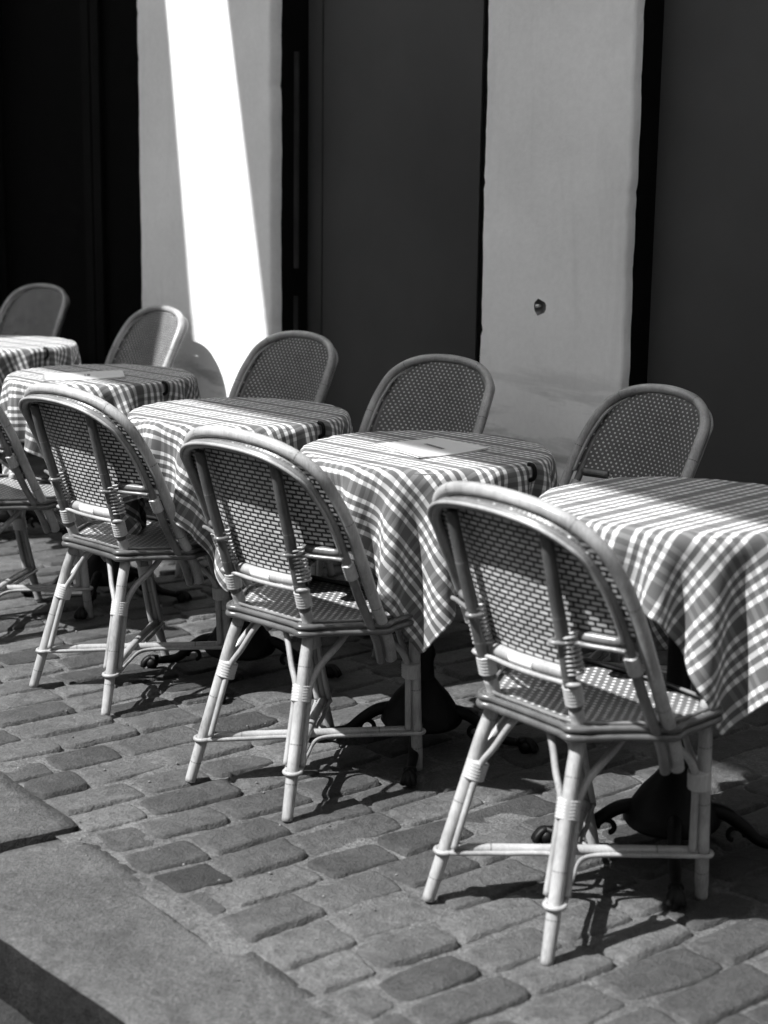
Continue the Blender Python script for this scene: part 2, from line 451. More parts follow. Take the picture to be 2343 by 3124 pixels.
# ---------------------------------------------------------------- facade
VW = 3.93
def wbox(mb, u0, u1, v0, v1, z0, z1, mat=0):
    P = [uv(u, v, z) for z in (z0, z1) for v in (v0, v1) for u in (u0, u1)]
    mb.add(P, [(0, 2, 3, 1), (4, 5, 7, 6), (0, 1, 5, 4), (2, 6, 7, 3), (0, 4, 6, 2), (1, 3, 7, 5)], mat)
bld = empty('cafe_building', uv(-5, VW, 0))
tag(bld, 'pale plastered cafe front with upright piers and dark boarded openings behind the chairs', 'building')
inv = Vector(bld.location)
def bpart(mb, name, mats, smooth=False, parent=None):
    o = mb.build(name, mats, None, smooth); p = parent or bld
    o.parent = p
    o.matrix_parent_inverse = Matrix.Translation(-inv)
    return o
def pier(u0, u1, dep, hole=None):
    mb = MB(); H = 3.4; zs = np.linspace(-.02, H, 150)
    # plaster face with slightly ragged arrises
    ph = rng.uniform(0, 6, 4)
    def rag(z, s): 
        a = .0022*math.sin(9*z+ph[s])+.0014*math.sin(31*z+ph[s+1])+rng.uniform(-.0012, .0012)
        if rng.rand() < .02: a -= .006
        return a
    nu = 12; rows = []
    for z in zs:
        a = u0 - rag(z, 0); b_ = u1 + rag(z, 2)
        row = [uv(a+.001, VW+dep, z), uv(a, VW+.010, z), uv(a+.005, VW+.0015, z)]
        for k in range(nu+1):
            t = k/nu; row.append(uv(a+.012+(b_-a-.024)*t, VW+.002*math.sin(3*z+5*t+ph[0]), z))
        row += [uv(b_-.005, VW+.0015, z), uv(b_, VW+.010, z), uv(b_-.001, VW+dep, z)]
        rows.append(row)
    n = len(rows[0]); vs = [p for r_ in rows for p in r_]
    F = []
    skip = set()
    if hole:
        hu, hz_, hr = hole
        for i in range(len(zs)-1):
            for j in range(n-1):
                c_ = np.mean([vs[i*n+j], vs[(i+1)*n+j+1]], axis=0); cu = c_[:2]@U
                if abs(cu-hu) < .05 and abs(c_[2]-hz_) < .045 and 3 < j < n-4: skip.add((i, j))
    for i in range(len(zs)-1):
        for j in range(n-1):
            if (i, j) not in skip: F.append((i*n+j, i*n+j+1, (i+1)*n+j+1, (i+1)*n+j))
    mb.add(vs, F)
    if hole and skip:
        i0 = min(i for i, j in skip); i1 = max(i for i, j in skip)+1; j0 = min(j for i, j in skip); j1 = max(j for i, j in skip)+1
        # boundary loop of the cut-out bridged to a round socket
        loop = [(i0, j) for j in range(j0, j1)]+[(i, j1) for i in range(i0, i1)]+[(i1, j) for j in range(j1, j0, -1)]+[(i, j0) for i in range(i1, i0, -1)]
        lp = [np.array(vs[i*n+j]) for i, j in loop]; m_ = len(lp)
        ring = []; ring2 = []; ring3 = []
        for p in lp:
            du, dz = p[:2]@U-hu, p[2]-hz_; a_ = math.atan2(dz, du); rr = hr*(1+.05*math.sin(3*a_+1))
            ring.append(uv(hu+rr*math.cos(a_), VW, hz_+rr*math.sin(a_)))
            ring2.append(uv(hu+.93*rr*math.cos(a_), VW+.016, hz_+.93*rr*math.sin(a_)))
            ring3.append(uv(hu+.25*rr*math.cos(a_), VW+.021, hz_+.25*rr*math.sin(a_)))
        al = [tuple(p) for p in lp]+ring+ring2+ring3
        FF = [(k, (k+1) % m_, m_+(k+1) % m_, m_+k) for k in range(m_)]
        mb.add(al, FF, 0); k0 = mb.n-len(al)
        FF = [(r_*m_+k, r_*m_+(k+1) % m_, (r_+1)*m_+(k+1) % m_, (r_+1)*m_+k) for r_ in (1, 2) for k in range(m_)]+[tuple(range(3*m_, 4*m_))]
        mb.add(al, FF, 1)
    return bpart(mb, 'pier', [M['plaster'], M['hole']], True)
pier(-10.8, -9.5, .3)
pier(-7.017, -5.89, .06)
p2 = pier(-4.506, -3.786, .04, (-4.19, 1.093, .031))
pier(-2.2, -1.2, .06)
# screw inside the socket
mb = MB()
ax = np.array([uv(0, 1)[0], uv(0, 1)[1], 0]); c0 = np.array(uv(-4.203, VW-.004, 1.096))
tube(mb, [c0, c0+ax*.012, c0+ax*.022], [.0062, .0062, .004], 12)
bpart(mb, 'screw', M['metal'], True)
# black jambs continuing the reveals
def jamb(u, v0, v1):
    mb = MB(); wbox(mb, min(u[0], u[1]), max(u[0], u[1]), v0, v1, -.02, 3.3); return bpart(mb, 'door_frame', M['black'])
jamb((-6.4, -5.893), VW+.061, 4.9); jamb((-4.503, -4.2), VW+.041, 4.9); jamb((-4.15, -3.789), VW+.041, 4.9); jamb((-2.197, -2.0), VW+.061, 4.9)
jamb((-7.014, -6.5), VW+.061, 4.9); jamb((-9.9, -9.52), VW+.31, 4.9)
def panel(u0, u1, v, name='shutter_board', mat='panel', z1=3.3):
    mb = MB(); wbox(mb, u0, u1, v, v+.03, .03, z1); return bpart(mb, name, M[mat])
pb = panel(-5.779, -4.758, 4.129)
mb = MB(); wbox(mb, -5.889, -5.781, 4.1275, 4.16, .03, 3.3); bpart(mb, 'shutter_stile', M['panel'])
mb = MB(); wbox(mb, -5.7835, -5.7785, 4.123, 4.128, .03, 3.3); bpart(mb, 'shutter_bead', M['strip'])
mb = MB(); wbox(mb, -5.888, -5.862, 4.052, 4.062, 1.14, 2.05); bpart(mb, 'worn_strip', M['strip'])
mb = MB(); wbox(mb, -5.888, -5.866, 4.052, 4.062, .4, 1.02); bpart(mb, 'worn_strip', M['strip'])
panel(-3.785, -2.2, 4.057)
# black edge on right of the middle board
mb = MB(); wbox(mb, -4.756, -4.504, 4.135, 4.17, .03, 3.3); bpart(mb, 'door_frame', M['black'])
# doorway at the left: near-black panel painted as the unlit interior, behind door stiles
mb = MB(); wbox(mb, -9.5, -7.02, 4.36, 4.39, .05, 3.3); dr = bpart(mb, 'dark_doorway_panel', M['interior_dark'])
mb = MB()
for a, b in ((-9.5, -9.42), (-8.36, -8.27), (-8.25, -8.16), (-7.10, -7.02)): wbox(mb, a, b, 4.33, 4.358, .05, 3.3)
wbox(mb, -9.42, -8.36, 4.332, 4.358, .05, .45); wbox(mb, -8.16, -7.10, 4.332, 4.358, .05, .45)
bpart(mb, 'door_stile', M['black'])
# lintel and room behind
mb = MB(); wbox(mb, -12, 0, VW+.001, VW+.35, 3.301, 6.2); wbox(mb, -12, -10.801, VW, VW+.3, -.02, 3.3); wbox(mb, -1.199, 0, VW, VW+.3, -.02, 3.3)
bpart(mb, 'upper_wall', M['plaster'])
mb = MB(); wbox(mb, -12, 0, 5.0, 5.1, -.02, 3.3); wbox(mb, -12, 0, 4.3, 5.0, 3.25, 3.29)
bpart(mb, 'room_wall', M['black_wall'])

# ---------------------------------------------------------------- awnings (unseen above the frame; shaped to shade the wall side of the tables)
def awning(la, lb, ra, rb, label, tl=3.76, tr=3.76):
    # la/ra: side edge u at the wall, lb/rb: at the front bar
    z0, z1 = 4.9, 4.4
    o = empty('awning', uv((la+ra)/2, VW, z0)); tag(o, label, 'awning', 'awnings over the terrace')
    base = Vector(o.location)
    def fin(mb, nm, m, sm=False):
        q = mb.build(nm, M[m], None, sm); q.parent = o; q.matrix_parent_inverse = Matrix.Translation(-base)
    mb = MB(); n = 16; vs = []
    for k in range(n+1):
        s = k/n
        for h in (0, .004): vs += [uv(la+(lb-la)*s, VW-.003-tl*s, z0+(z1-z0)*s+h), uv(ra+(rb-ra)*s, VW-.003-tr*s, z0+(z1-z0)*s+h)]
    F = []
    for k in range(n):
        a = 4*k; F += [(a, a+1, a+5, a+4), (a+2, a+6, a+7, a+3), (a, a+4, a+6, a+2), (a+1, a+3, a+7, a+5)]
    mb.add(vs, F); fin(mb, 'canopy', 'canvas')
    mb = MB(); tube(mb, [uv(lb+.02, VW-tl+.02, z1-.015), uv(rb-.02, VW-tr+.02, z1-.015)], .015, 12); fin(mb, 'front_bar', 'black', True)
    for s in (.15, .85):
        a = la+(ra-la)*s; b = lb+(rb-lb)*s; t = tl+(tr-tl)*s
        mb = MB(); tube(mb, [uv(a, VW-.02, z0-.35), uv((a+b)/2, VW-t*.5, (z0+z1)/2-.08), uv(b, VW-t+.02, z1-.02)], .016, 10); fin(mb, 'arm', 'black', True)
awning(-13.3, -13.3, -7.133, -7.274, 'unseen pale translucent canvas awning over the far tables, left of the lit gap')
awning(-6.78, -6.56, 1.5, 1.5, 'unseen pale translucent canvas awning over the near tables, right of the lit gap', 3.79, 3.73)
# buildings on the other side of the street close off the low sky
ob = empty('street_building', uv(-5, -9, -.16)); tag(ob, 'grey rendered building on the other side of the street, facing the cafe', 'building')
obi = Vector(ob.location)
mb = MB(); wbox(mb, -26, 14, -9.6, -9, -.16, 5.2); q = mb.build('wall', M['far_wall'], None, False); q.parent = ob; q.matrix_parent_inverse = Matrix.Translation(-obi)
for a, b in ((-26, -25.4), (13.4, 14)):  # walls added across the street ends to block the low sky
    mb = MB(); wbox(mb, a, b, -8.999, VW+.3, -.16, 6.5); q = mb.build('sky_block_wall', M['far_wall'], None, False); q.parent = ob; q.matrix_parent_inverse = Matrix.Translation(-obi)
for k in range(12):
    u0 = -24+3.1*k
    mb = MB(); wbox(mb, u0, u0+1.2, -9, -8.95, 1.0, 3.4); q = mb.build('window', M['black'], None, False); q.parent = ob; q.matrix_parent_inverse = Matrix.Translation(-obi)

# ---------------------------------------------------------------- rattan bistro chair
HP = np.array([[.214, .080, .352], [.236, .040, .42], [.256, -.024, .522], [.261, -.072, .623], [.260, -.113, .715], [.251, -.156, .796], [.224, -.202, .867], [.142, -.238, .913], [0, -.252, .928]])
HF = np.vstack([HP, (HP[:-1]*[-1, 1, 1])[::-1]])
HC = cr(HF, 10)
half = cr(HP, 20)
def at_z(z):   # hoop x,y at height z
    o = np.argsort(half[:, 2]); return np.interp(z, half[o, 2], half[o, 0]), np.interp(z, half[o, 2], half[o, 1])
def yc(z): return -.113-.30*(z-.5)
def ypan(x, z):
    xh, yh = at_z(z)
    t = min(1, abs(x)/max(xh, .02))
    return yc(z)+(yh-.012-yc(z))*t**2.3
FOOT = {('r', 1): (.184, -.246), ('f', 1): (.161, .244)}
SEAT = {('r', 1): (.126, -.121), ('f', 1): (.202, .176)}
def legpt(k, s, z):
    f = np.array(FOOT[(k, 1)]); t = np.array(SEAT[(k, 1)]); p = f+(t-f)*z/.45
    if k == 'f':  # front legs run straighter above the collar
        p = p + (t-f)*.10*math.sin(min(1, z/.45)*math.pi)
    return np.array([p[0]*s, p[1], z])
def ringbind(mb, c, ax, r, h, n, mat=0, rr=None):
    # split cane wound round a joint: a ribbed sleeve
    ax = np.asarray(ax, float); ax /= np.linalg.norm(ax)
    m = n*4; P = [c+ax*(h*(i/m-.5)) for i in range(m+1)]
    rad = [r+ .0010*abs(math.sin(math.pi*i/4)) for i in range(m+1)]; rad[0] = rad[-1] = r-.004
    tube(mb, P, rad, 14, mat)
def nodes(mb, P, rr, ks):
    for k in ks:
        i = int(k*(len(P)-2)); a, b = P[i], P[i+1]; d = (b-a)/np.linalg.norm(b-a)
        r0 = rr if np.isscalar(rr) else rr[i]
        tube(mb, [a-d*.0018, a, a+d*.0018], [r0, r0+.0004, r0], 12, 1, cap=False)
def make_chair(name, nseed):
    rs = random.Random(nseed)
    root = empty(name)
    # --- legs
    for k, s in (('r', -1), ('r', 1), ('f', -1), ('f', 1)):
        mb = MB()
        pts = [legpt(k, s, z) for z in (.004, .12, .24, .36, .45)]
        if k == 'r':
            pts += [np.array([.128*s, -.146, .53]), np.array([.131*s, -.178, .64]), np.array([.135*s, -.214, .76]), np.array([.137*s, -.243, .868])]
            P = cr(pts, 8); rr = np.interp(np.arange(len(P)), [0, 6, len(P)*.5, len(P)-1], [.0135, .0150, .0155, .0135])
            cut = int(np.argmin(np.abs(P[:, 2]-.50))); mb2 = MB()
            tube(mb2, P[cut:], rr[cut:]*.985, 14); nodes(mb2, P[cut:], rr[cut:]*.985, [rs.uniform(.25, .4), rs.uniform(.6, .85)])
            mb2.build('back_post', [M['cane_dark'], M['node']], root)
            P = P[:cut+1]; rr = rr[:cut+1]
        else:
            pts.append(legpt(k, s, .45)+np.array([0, .003, .022])); P = cr(pts, 8); rr = np.full(len(P), .0148); rr[:3] = .0135
        tube(mb, P, rr, 14); nodes(mb, P, rr, [rs.uniform(.1, .2), rs.uniform(.3, .5), rs.uniform(.62, .9)])
        mb.build('leg', [M['cane'], M['node']], root)
    nb = {('r', -1): (('f', -1), ('r', 1)), ('r', 1): (('f', 1), ('r', -1)), ('f', -1): (('r', -1), ('f', 1)), ('f', 1): (('r', 1), ('f', -1))}
    # --- diagonal braces, two to a leg, and their bindings
    for key, (na, nb_) in nb.items():
        mb = MB()
        for i, other in enumerate((na, nb_)):
            d = legpt(other[0], other[1], .4)-legpt(key[0], key[1], .4); d[2] = 0; d /= np.linalg.norm(d)
            lg = lambda z, o: legpt(key[0], key[1], z)+d*o
            r_ = .0085 if i == 0 else .0075
            reach = .125 if i == 0 else .085
            P = cr([lg(.128, .026), lg(.20, .0235), lg(.275, .0215), lg(.315, .024), lg(.355, .045), lg(.40, reach*.75), lg(.437, reach)], 6)
            tube(mb, P, r_, 10)
        mb.build('brace', [M['thin']], root)
        mb = MB()
        a = legpt(key[0], key[1], .295); ax = legpt(key[0], key[1], .33)-legpt(key[0], key[1], .26)
        d1 = np.array([0, 1 if key[0] == 'r' else -1, 0])*.0085; d2 = np.array([-key[1], 0, 0])*.0075
        ringbind(mb, a+d1*.9+d2*.9, ax, .0240, .042, 6)
        mb.build('cane_binding', M['binding'], root)
    # --- cross stretcher
    zc = .12; mb = MB()
    c = {k: legpt(k[0], k[1], zc) for k in nb}
    for (a, b, dz) in ((('r', -1), ('f', 1), 0), (('r', 1), ('f', -1), .010)):
        pa, pb_ = c[a], c[b]; d = (pb_-pa)/np.linalg.norm(pb_-pa)
        mid = (pa+pb_)/2; 
        P = cr([pa+d*.012, pa+d*.08+[0, 0, dz*.6], mid+[0, 0, dz], pb_-d*.08+[0, 0, dz*.6], pb_-d*.012], 8)
        tube(mb, P, .0115, 12); nodes(mb, P, .0115, [rs.uniform(.2, .35), rs.uniform(.6, .8)])
    mb.build('cross_stretcher', [M['cane'], M['node']], root)
    # thin canes that loop round each leg and sweep in along the cross
    cen = sum(c.values())/4
    mb = MB(); order = [('r', -1), ('r', 1), ('f', 1), ('f', -1)]
    for i in range(4):
        a, b = c[order[i]], c[order[(i+1) % 4]]
        m_ = (a+b)/2; inn = cen+(m_-cen)/np.linalg.norm(m_-cen)*.042
        da = (cen-a)/np.linalg.norm(cen-a); db = (cen-b)/np.linalg.norm(cen-b)
        na_ = np.array([-da[1], da[0], 0]); na_ *= np.sign(na_@(m_-a)); nb2 = np.array([-db[1], db[0], 0]); nb2 *= np.sign(nb2@(m_-b))
        P = cr([a+na_*.018, a+na_*.018+da*.06, a+na_*.017+da*.12, inn, b+nb2*.017+db*.12, b+nb2*.018+db*.06, b+nb2*.018], 8)
        P[:, 2] -= .004
        tube(mb, P, .0055, 10)
    for k in nb:
        a = c[k]; th = np.linspace(0, 2*math.pi, 18, endpoint=False)
        P = np.column_stack([a[0]+.0205*np.cos(th), a[1]+.0205*np.sin(th), np.full(18, a[2]-.004)])
        tube(mb, P, .0055, 8, closed=True)
    mb.build('stretcher_ring', [M['thin']], root)
    # --- seat
    half_o = [(0, -.146), (.07, -.147), (.105, -.148), (.130, -.154), (.152, -.134), (.165, -.105), (.205, -.045), (.238, -.008), (.258, .018), (.246, .055), (.243, .10), (.236, .150), (.228, .184), (.19, .205), (.10, .218), (0, .222)]
    out = np.array(half_o+[(-x, y) for x, y in half_o[-2:0:-1]])
    oc = cr(np.column_stack([out, np.zeros(len(out))]), 5, True)
    inner = np.array([(0, -.135), (.07, -.136), (.118, -.130), (.155, -.10), (.195, -.045), (.225, .0), (.234, .05), (.231, .10), (.222, .155), (.195, .19), (.10, .204), (0, .208)])
    inn = np.vstack([inner, (inner[-2:0:-1]*[-1, 1])]); ic = cr(np.column_stack([inn, np.zeros(len(inn))]), 6, True)
    mb = MB(); vs = []; uvs = []; nr = 12; m = len(ic); cc = np.array([0, .03])
    for r_ in range(nr+1):
        t = 1-r_/nr*.985
        for p in ic:
            q = cc+(p[:2]-cc)*t
            z = .4645-.010*(1-t**2)+ (.0 if t < .97 else -.004)
            vs.append((q[0], q[1], z)); uvs.append((q[0]+.5, q[1]+.5))
    F = [(r_*m+k, r_*m+(k+1) % m, (r_+1)*m+(k+1) % m, (r_+1)*m+k) for r_ in range(nr) for k in range(m)]+[tuple(range(nr*m, (nr+1)*m))]
    nv = len(vs); vs += [(x, y, z-.012) for x, y, z in vs]; uvs = uvs+uvs
    F += [tuple(reversed([i+nv for i in f])) for f in F]+[(k, k+nv, (k+1) % m+nv, (k+1) % m) for k in range(m)]
    mb.add(vs, F, 0, uvs); mb.build('seat', M['seat_weave'], root, useuv=True)
    mb = MB()
    for z, r_, sc_, mt in ((.4595, .0075, 1.0, 0), (.4425, .0085, 1.004, 0), (.469, .0042, .955, 1)):
        P = oc.copy() if mt == 0 else ic.copy(); P[:, :2] *= (sc_ if mt == 0 else 1.012); P[:, 2] = z; tube(mb, P, r_, 10, mt, closed=True)
    tube(mb, np.column_stack([ic[:, :2]*1.0, np.full(len(ic), .447)]), .012, 8, 1, closed=True)
    mb.build('seat_rim', [M['cane_dark'], M['cane_mid']], root)
    # --- back: outer hoop, rear hoop, the woven band between them
    mb = MB(); tube(mb, HC, .0148, 14); nodes(mb, HC, .0148, [.12, .27, .41, .57, .72, .9]); mb.build('back_hoop', [M['cane'], M['node']], root)
    H2 = HC.copy(); H2[:, 0] *= np.interp(H2[:, 2], [.42, .55, .9], [.96, .925, .90]); H2[:, 1] -= .027; H2[:, 2] -= np.interp(HC[:, 2], [.75, .93], [.004, .026])
    mb = MB(); tube(mb, H2, .0112, 12); nodes(mb, H2, .0112, [.15, .35, .62, .83]); mb.build('rear_hoop', [M['cane_mid'], M['node']], root)
    mb = MB(); idx = [i for i in range(len(HC)) if HC[i, 2] > .655]; vs = []; uvs = []; F = []
    s_ = 0
    for q, i in enumerate(idx):
        if q: s_ += np.linalg.norm(HC[i]-HC[idx[q-1]])
        a = HC[i]; b = H2[i]; inn_ = np.array([-a[0]*.03, 0, -.008*min(1, max(0, (a[2]-.8)/.1))])
        for j in range(4):
            t = j/3; vs.append(a+(b-a)*t+inn_); uvs.append((s_, t*.03+.0))
    for q in range(len(idx)-1):
        for j in range(3): F.append((q*4+j, (q+1)*4+j, (q+1)*4+j+1, q*4+j+1))
    mb.add(vs, F, 0, uvs); mb.build('woven_band', M['band'], root, useuv=True)
    # front bead inside the hoop
    mb = MB(); P = []
    for i in idx:
        a = HC[i]; t = HC[min(i+1, len(HC)-1)]-HC[max(i-1, 0)]; t /= np.linalg.norm(t)
        nrm = np.cross(t, [0, 1, 0]); nrm /= np.linalg.norm(nrm)
        if nrm@(np.array([0, a[1], .74])-a) < 0: nrm = -nrm
        P.append(a+nrm*.0205+np.array([0, -.003, 0]))
    tube(mb, P, .0055, 10)
    P = [p+np.array([0, -.036, -.004]) for p in P]; tube(mb, P, .0045, 8)
    mb.build('bead', [M['thin']], root)
    # --- woven panel with a step at its foot
    mb = MB()
    def grid(zs, xs_fn, nx, th=.0045):
        vs = []; uvs = []
        for side in (0, 1):
            for z in zs:
                X = xs_fn(z); u_ = 0; prev = None
                row = []
                for j in range(nx+1):
                    x = -X+2*X*j/nx; y = ypan(x, z)
                    row.append((x, y))
                # arc length measured from the centre line
                arc = [0]
                for j in range(1, nx+1): arc.append(arc[-1]+math.hypot(row[j][0]-row[j-1][0], row[j][1]-row[j-1][1]))
                mid = arc[nx//2]
                for j in range(nx+1):
                    vs.append((row[j][0], row[j][1]-(th if side == 0 else 0), z)); uvs.append((arc[j]-mid+1.0, z*1.05+1.0))
        n = nx+1; m_ = len(zs); F0 = []; F1 = []
        for i in range(m_-1):
            for j in range(nx):
                a = i*n+j; F0.append((a, a+1, a+n+1, a+n)); b = a+m_*n; F1.append((b, b+n, b+n+1, b+1))
        mb.add(vs, F0+F1, 0, uvs)
        for q in range(len(mb.m)-len(F1), len(mb.m)): mb.m[q] = 1
    ztop = .914
    grid(list(np.linspace(.668, .86, 14))+list(np.linspace(.87, ztop, 8)), lambda z: at_z(z)[0]-.003, 24)
    grid(np.linspace(.572, .668, 7), lambda z: .126, 12)
    mb.build('backrest', [M['weave_back'], M['weave_front']], root, useuv=True)
    # --- rails under the panel
    mb = MB()
    P = [np.array([x, ypan(x, .572)-.010+ -.012*(1-(x/.118)**2)*.0, .566]) for x in np.linspace(-.112, .112, 13)]
    tube(mb, P, .0135, 12)
    P2 = [np.array([x, ypan(x, .572)-.020, .548]) for x in np.linspace(-.118, .118, 13)]
    P2[0] += [0, -.012, .006]; P2[-1] += [0, -.012, .006]
    P2 = cr([np.array([-.152, -.150, .556]), np.array([-.140, -.166, .556])]+P2[1:-1:2]+[np.array([.140, -.166, .556]), np.array([.152, -.150, .556])], 4)
    tube(mb, P2, .0055, 8, 1)
    rail = mb.build('back_rail', [M['cane'], M['thin']], root)
    mb = MB(); vs = []; xs = np.linspace(-.048, .022, 8); th_ = np.linspace(-2.0, .95, 9); uvs = []
    for x in xs:
        y0 = ypan(x, .572)-.010
        for t in th_: vs.append((x, y0-.0146*math.cos(t), .566+.0146*math.sin(t)))
    F = [(i*9+j, i*9+j+1, (i+1)*9+j+1, (i+1)*9+j) for i in range(7) for j in range(8)]
    mb.add(vs, F); mb.build('paper_label', M['tagpaper'], rail)
    for s in (-1, 1):
        mb = MB(); P = []; Q = []
        xh, yh = at_z(.66)
        xs = np.linspace(.150, xh-.028, 8)
        for x in xs: P.append(np.array([s*x, ypan(x, .665)-.006, .658]))
        tube(mb, P, .0105, 12)
        for x in np.linspace(.140, xh-.012, 8): Q.append(np.array([s*x, ypan(x, .665)-.022, .645]))
        Q[0] = np.array([s*.129, -.200, .645]); Q.insert(0, np.array([s*.112, -.196, .645])); Q.insert(0, np.array([s*.110, -.175, .645]))
        Q[-1] = np.array([s*(xh-.008), yh-.045, .645])
        tube(mb, cr(Q, 4), .0052, 8, 1); mb.build('side_rail', [M['cane_mid'], M['cane_mid']], root)
        # coils lashing the panel edge to the rear post
        mb = MB()
        for q in range(9):
            z = .578+q*.0098; pc = np.array([s*.1295, -.146-(z-.53)*.29, z])
            th = np.linspace(0, 2*math.pi, 14, endpoint=False)
            tube(mb, np.column_stack([pc[0]+s*.005+.0185*np.cos(th), pc[1]+.011+.020*np.sin(th), pc[2]+.003*np.sin(th+1)]), .0030, 6, closed=True)
        mb.build('lashing', [M['binding']], root)
        mb = MB(); pc = np.array([s*.1285, -.1455, .530]); ringbind(mb, pc+[0, .003, 0], (0, -.27, 1), .0195, .044, 6)
        mb.build('cane_binding', M['binding'], root); mb = MB()
        i = int(np.argmin(np.abs(H2[:len(H2)//2, 2]-.612)))
        hp = H2[i]*[s, 1, 1]; dn = (H2[i+1]-H2[i-1])*[s, 1, 1]
        ringbind(mb, hp, dn, .0150, .044, 6)
        mb.build('cane_binding', M['binding'], root); mb = MB()
        for z in (.45,):
            for dz in (.0095, -.0075):
                a = legpt('r', s, .45); th = np.linspace(0, 2*math.pi, 16, endpoint=False)
                tube(mb, np.column_stack([a[0]+.021*np.cos(th), a[1]+.021*np.sin(th), np.full(16, .45+dz)]), .0075, 8, closed=True)
        mb.build('rim_loop', M['cane_dark'], root)
    return root
def copy_tree(o, parent=None):
    c = o.copy(); C.objects.link(c)
    if parent is not None: c.parent = parent
    for ch in list(o.children): copy_tree(ch, c)
    return c
proto = make_chair('bistro_chair', 3)
CH = [  # x, y, yaw, label
 (.412, 3.271, -51.4, 'nearest rattan bistro chair in the sun, seen from behind, paper label on its back rail', 'rattan chairs on the street side of the tables'),
 (-.187, 3.995, -43.8, 'sunlit rattan chair seen from behind at the table with the square menu', 'rattan chairs on the street side of the tables'),
 (-.754, 4.76, -44.3, 'sunlit rattan chair seen from behind at the table with nothing on it', 'rattan chairs on the street side of the tables'),
 (-1.315, 5.450, -45.5, 'rattan bistro chair cut off by the left edge, only its right side and legs showing', 'rattan chairs on the street side of the tables'),
 (.616, 4.635, 119.0, 'shaded rattan chair in front of the right pier edge, nearest on the wall side', 'rattan chairs on the wall side of the tables'),
 (.041, 5.351, 134.1, 'shaded rattan chair directly behind the table with the square menu', 'rattan chairs on the wall side of the tables'),
 (-.505, 6.156, 131.6, 'shaded rattan chair with dotted weave just right of the sunlit stripe on the pier', 'rattan chairs on the wall side of the tables'),
 (-1.219, 7.348, 127.0, 'rattan chair whose edge catches the sun and throws a round shadow on the white pier', 'rattan chairs on the wall side of the tables'),
 (-2.028, 8.734, 139.7, 'farthest rattan chair, its rounded back against the black doorway', 'rattan chairs on the wall side of the tables'),
]
for i, (x, y, a, lab, grp) in enumerate(CH):
    o = proto if i == 0 else copy_tree(proto)
    o.location = (x, y, 0); o.rotation_euler[2] = R(a)
    tag(o, lab, 'chair', grp)

# ---------------------------------------------------------------- tables and cloths
ZT = .828; RT = .338
def make_table():
    root = empty('cafe_table')
    mb = MB(); lathe(mb, [(0.0001, ZT-.003), (RT-.02, ZT-.003), (RT-.006, ZT-.006), (RT-.003, ZT-.014), (RT-.006, ZT-.026), (RT-.02, ZT-.032), (.0001, ZT-.032)], seg=64)
    mb.build('tabletop', M['tabletop'], root)
    mb = MB(); lathe(mb, [(.0001, ZT-.033), (.10, ZT-.036), (.06, ZT-.06), (.035, ZT-.09), (.028, .62), (.034, .60), (.034, .58), (.028, .56), (.027, .30), (.036, .27), (.030, .25), (.034, .205)], seg=24)
    mb.build('column', M['iron'], root)
    mb = MB(); lathe(mb, [(.034, .204), (.048, .185), (.075, .155), (.100, .115), (.112, .085), (.105, .075), (.06, .07), (.0001, .07)], seg=32)
    mb.build('base_bell', M['iron'], root)
    for k in range(4):
        a = R(45+90*k); ca, sa = math.cos(a), math.sin(a); mb = MB()
        P = cr([np.array([r_*ca, r_*sa, z]) for r_, z in ((.07, .115), (.12, .105), (.165, .075), (.20, .045), (.24, .035), (.275, .030))], 6)
        rr = np.linspace(.018, .011, len(P)); tube(mb, P, rr, 10)
        # claw foot: ball with three toes
        c0 = np.array([.285*ca, .285*sa, .022])
        for dt in (-.5, 0, .5):
            q = np.array([math.cos(a+dt), math.sin(a+dt), 0])
            tube(mb, cr([c0-q*.02+[0, 0, .014], c0+q*.006+[0, 0, .016], c0+q*.024+[0, 0, .002], c0+q*.028+[0, 0, -.012]], 4), [.010]*9+[.010]*3+[.006], 8)
        lathe(mb, [(.0001, -.021), (.012, -.018), (.02, -.006), (.021, .004), (.014, .014), (.0001, .019)], tuple(c0), 14)
        # scroll under the bell
        th = np.linspace(0, 4.4, 16); ctr = np.array([.145*ca, .145*sa, .052])
        tube(mb, [ctr+np.array([ca*math.cos(t)*(.024-.003*t), sa*math.cos(t)*(.024-.003*t), math.sin(t)*(.024-.003*t)]) for t in th], .0065, 8)
        mb.build('foot', M['iron'], root)
    return root
tproto = make_table()
TB = [ # x, y, cloth side angle, rot of base
 (.675, 3.539, 46, 8, 'nearest round cafe table, under the stripy cloth at the right edge'),
 (.110, 4.227, -47, 1, 'round cafe table with the square menu lying on its cloth'),
 (-.443, 4.881, -45, 2, 'round cafe table with nothing lying on it, third from the right'),
 (-1.016, 5.773, -47, 3, 'round cafe table carrying the long folded menu, fourth from the right'),
 (-1.643, 6.836, -42, 4, 'farthest round cafe table, cut off by the left edge before the black doorway'),
]
CL = ['white striped grey check cloth on the nearest table, its corner hanging low at the right',
      'white striped grey check cloth under the square menu, its long corner hanging beside a chair',
      'white striped grey check cloth with nothing lying on it, third from the right',
      'white striped grey check cloth under the long folded menu',
      'white striped check cloth on the farthest table, cut off by the left edge']
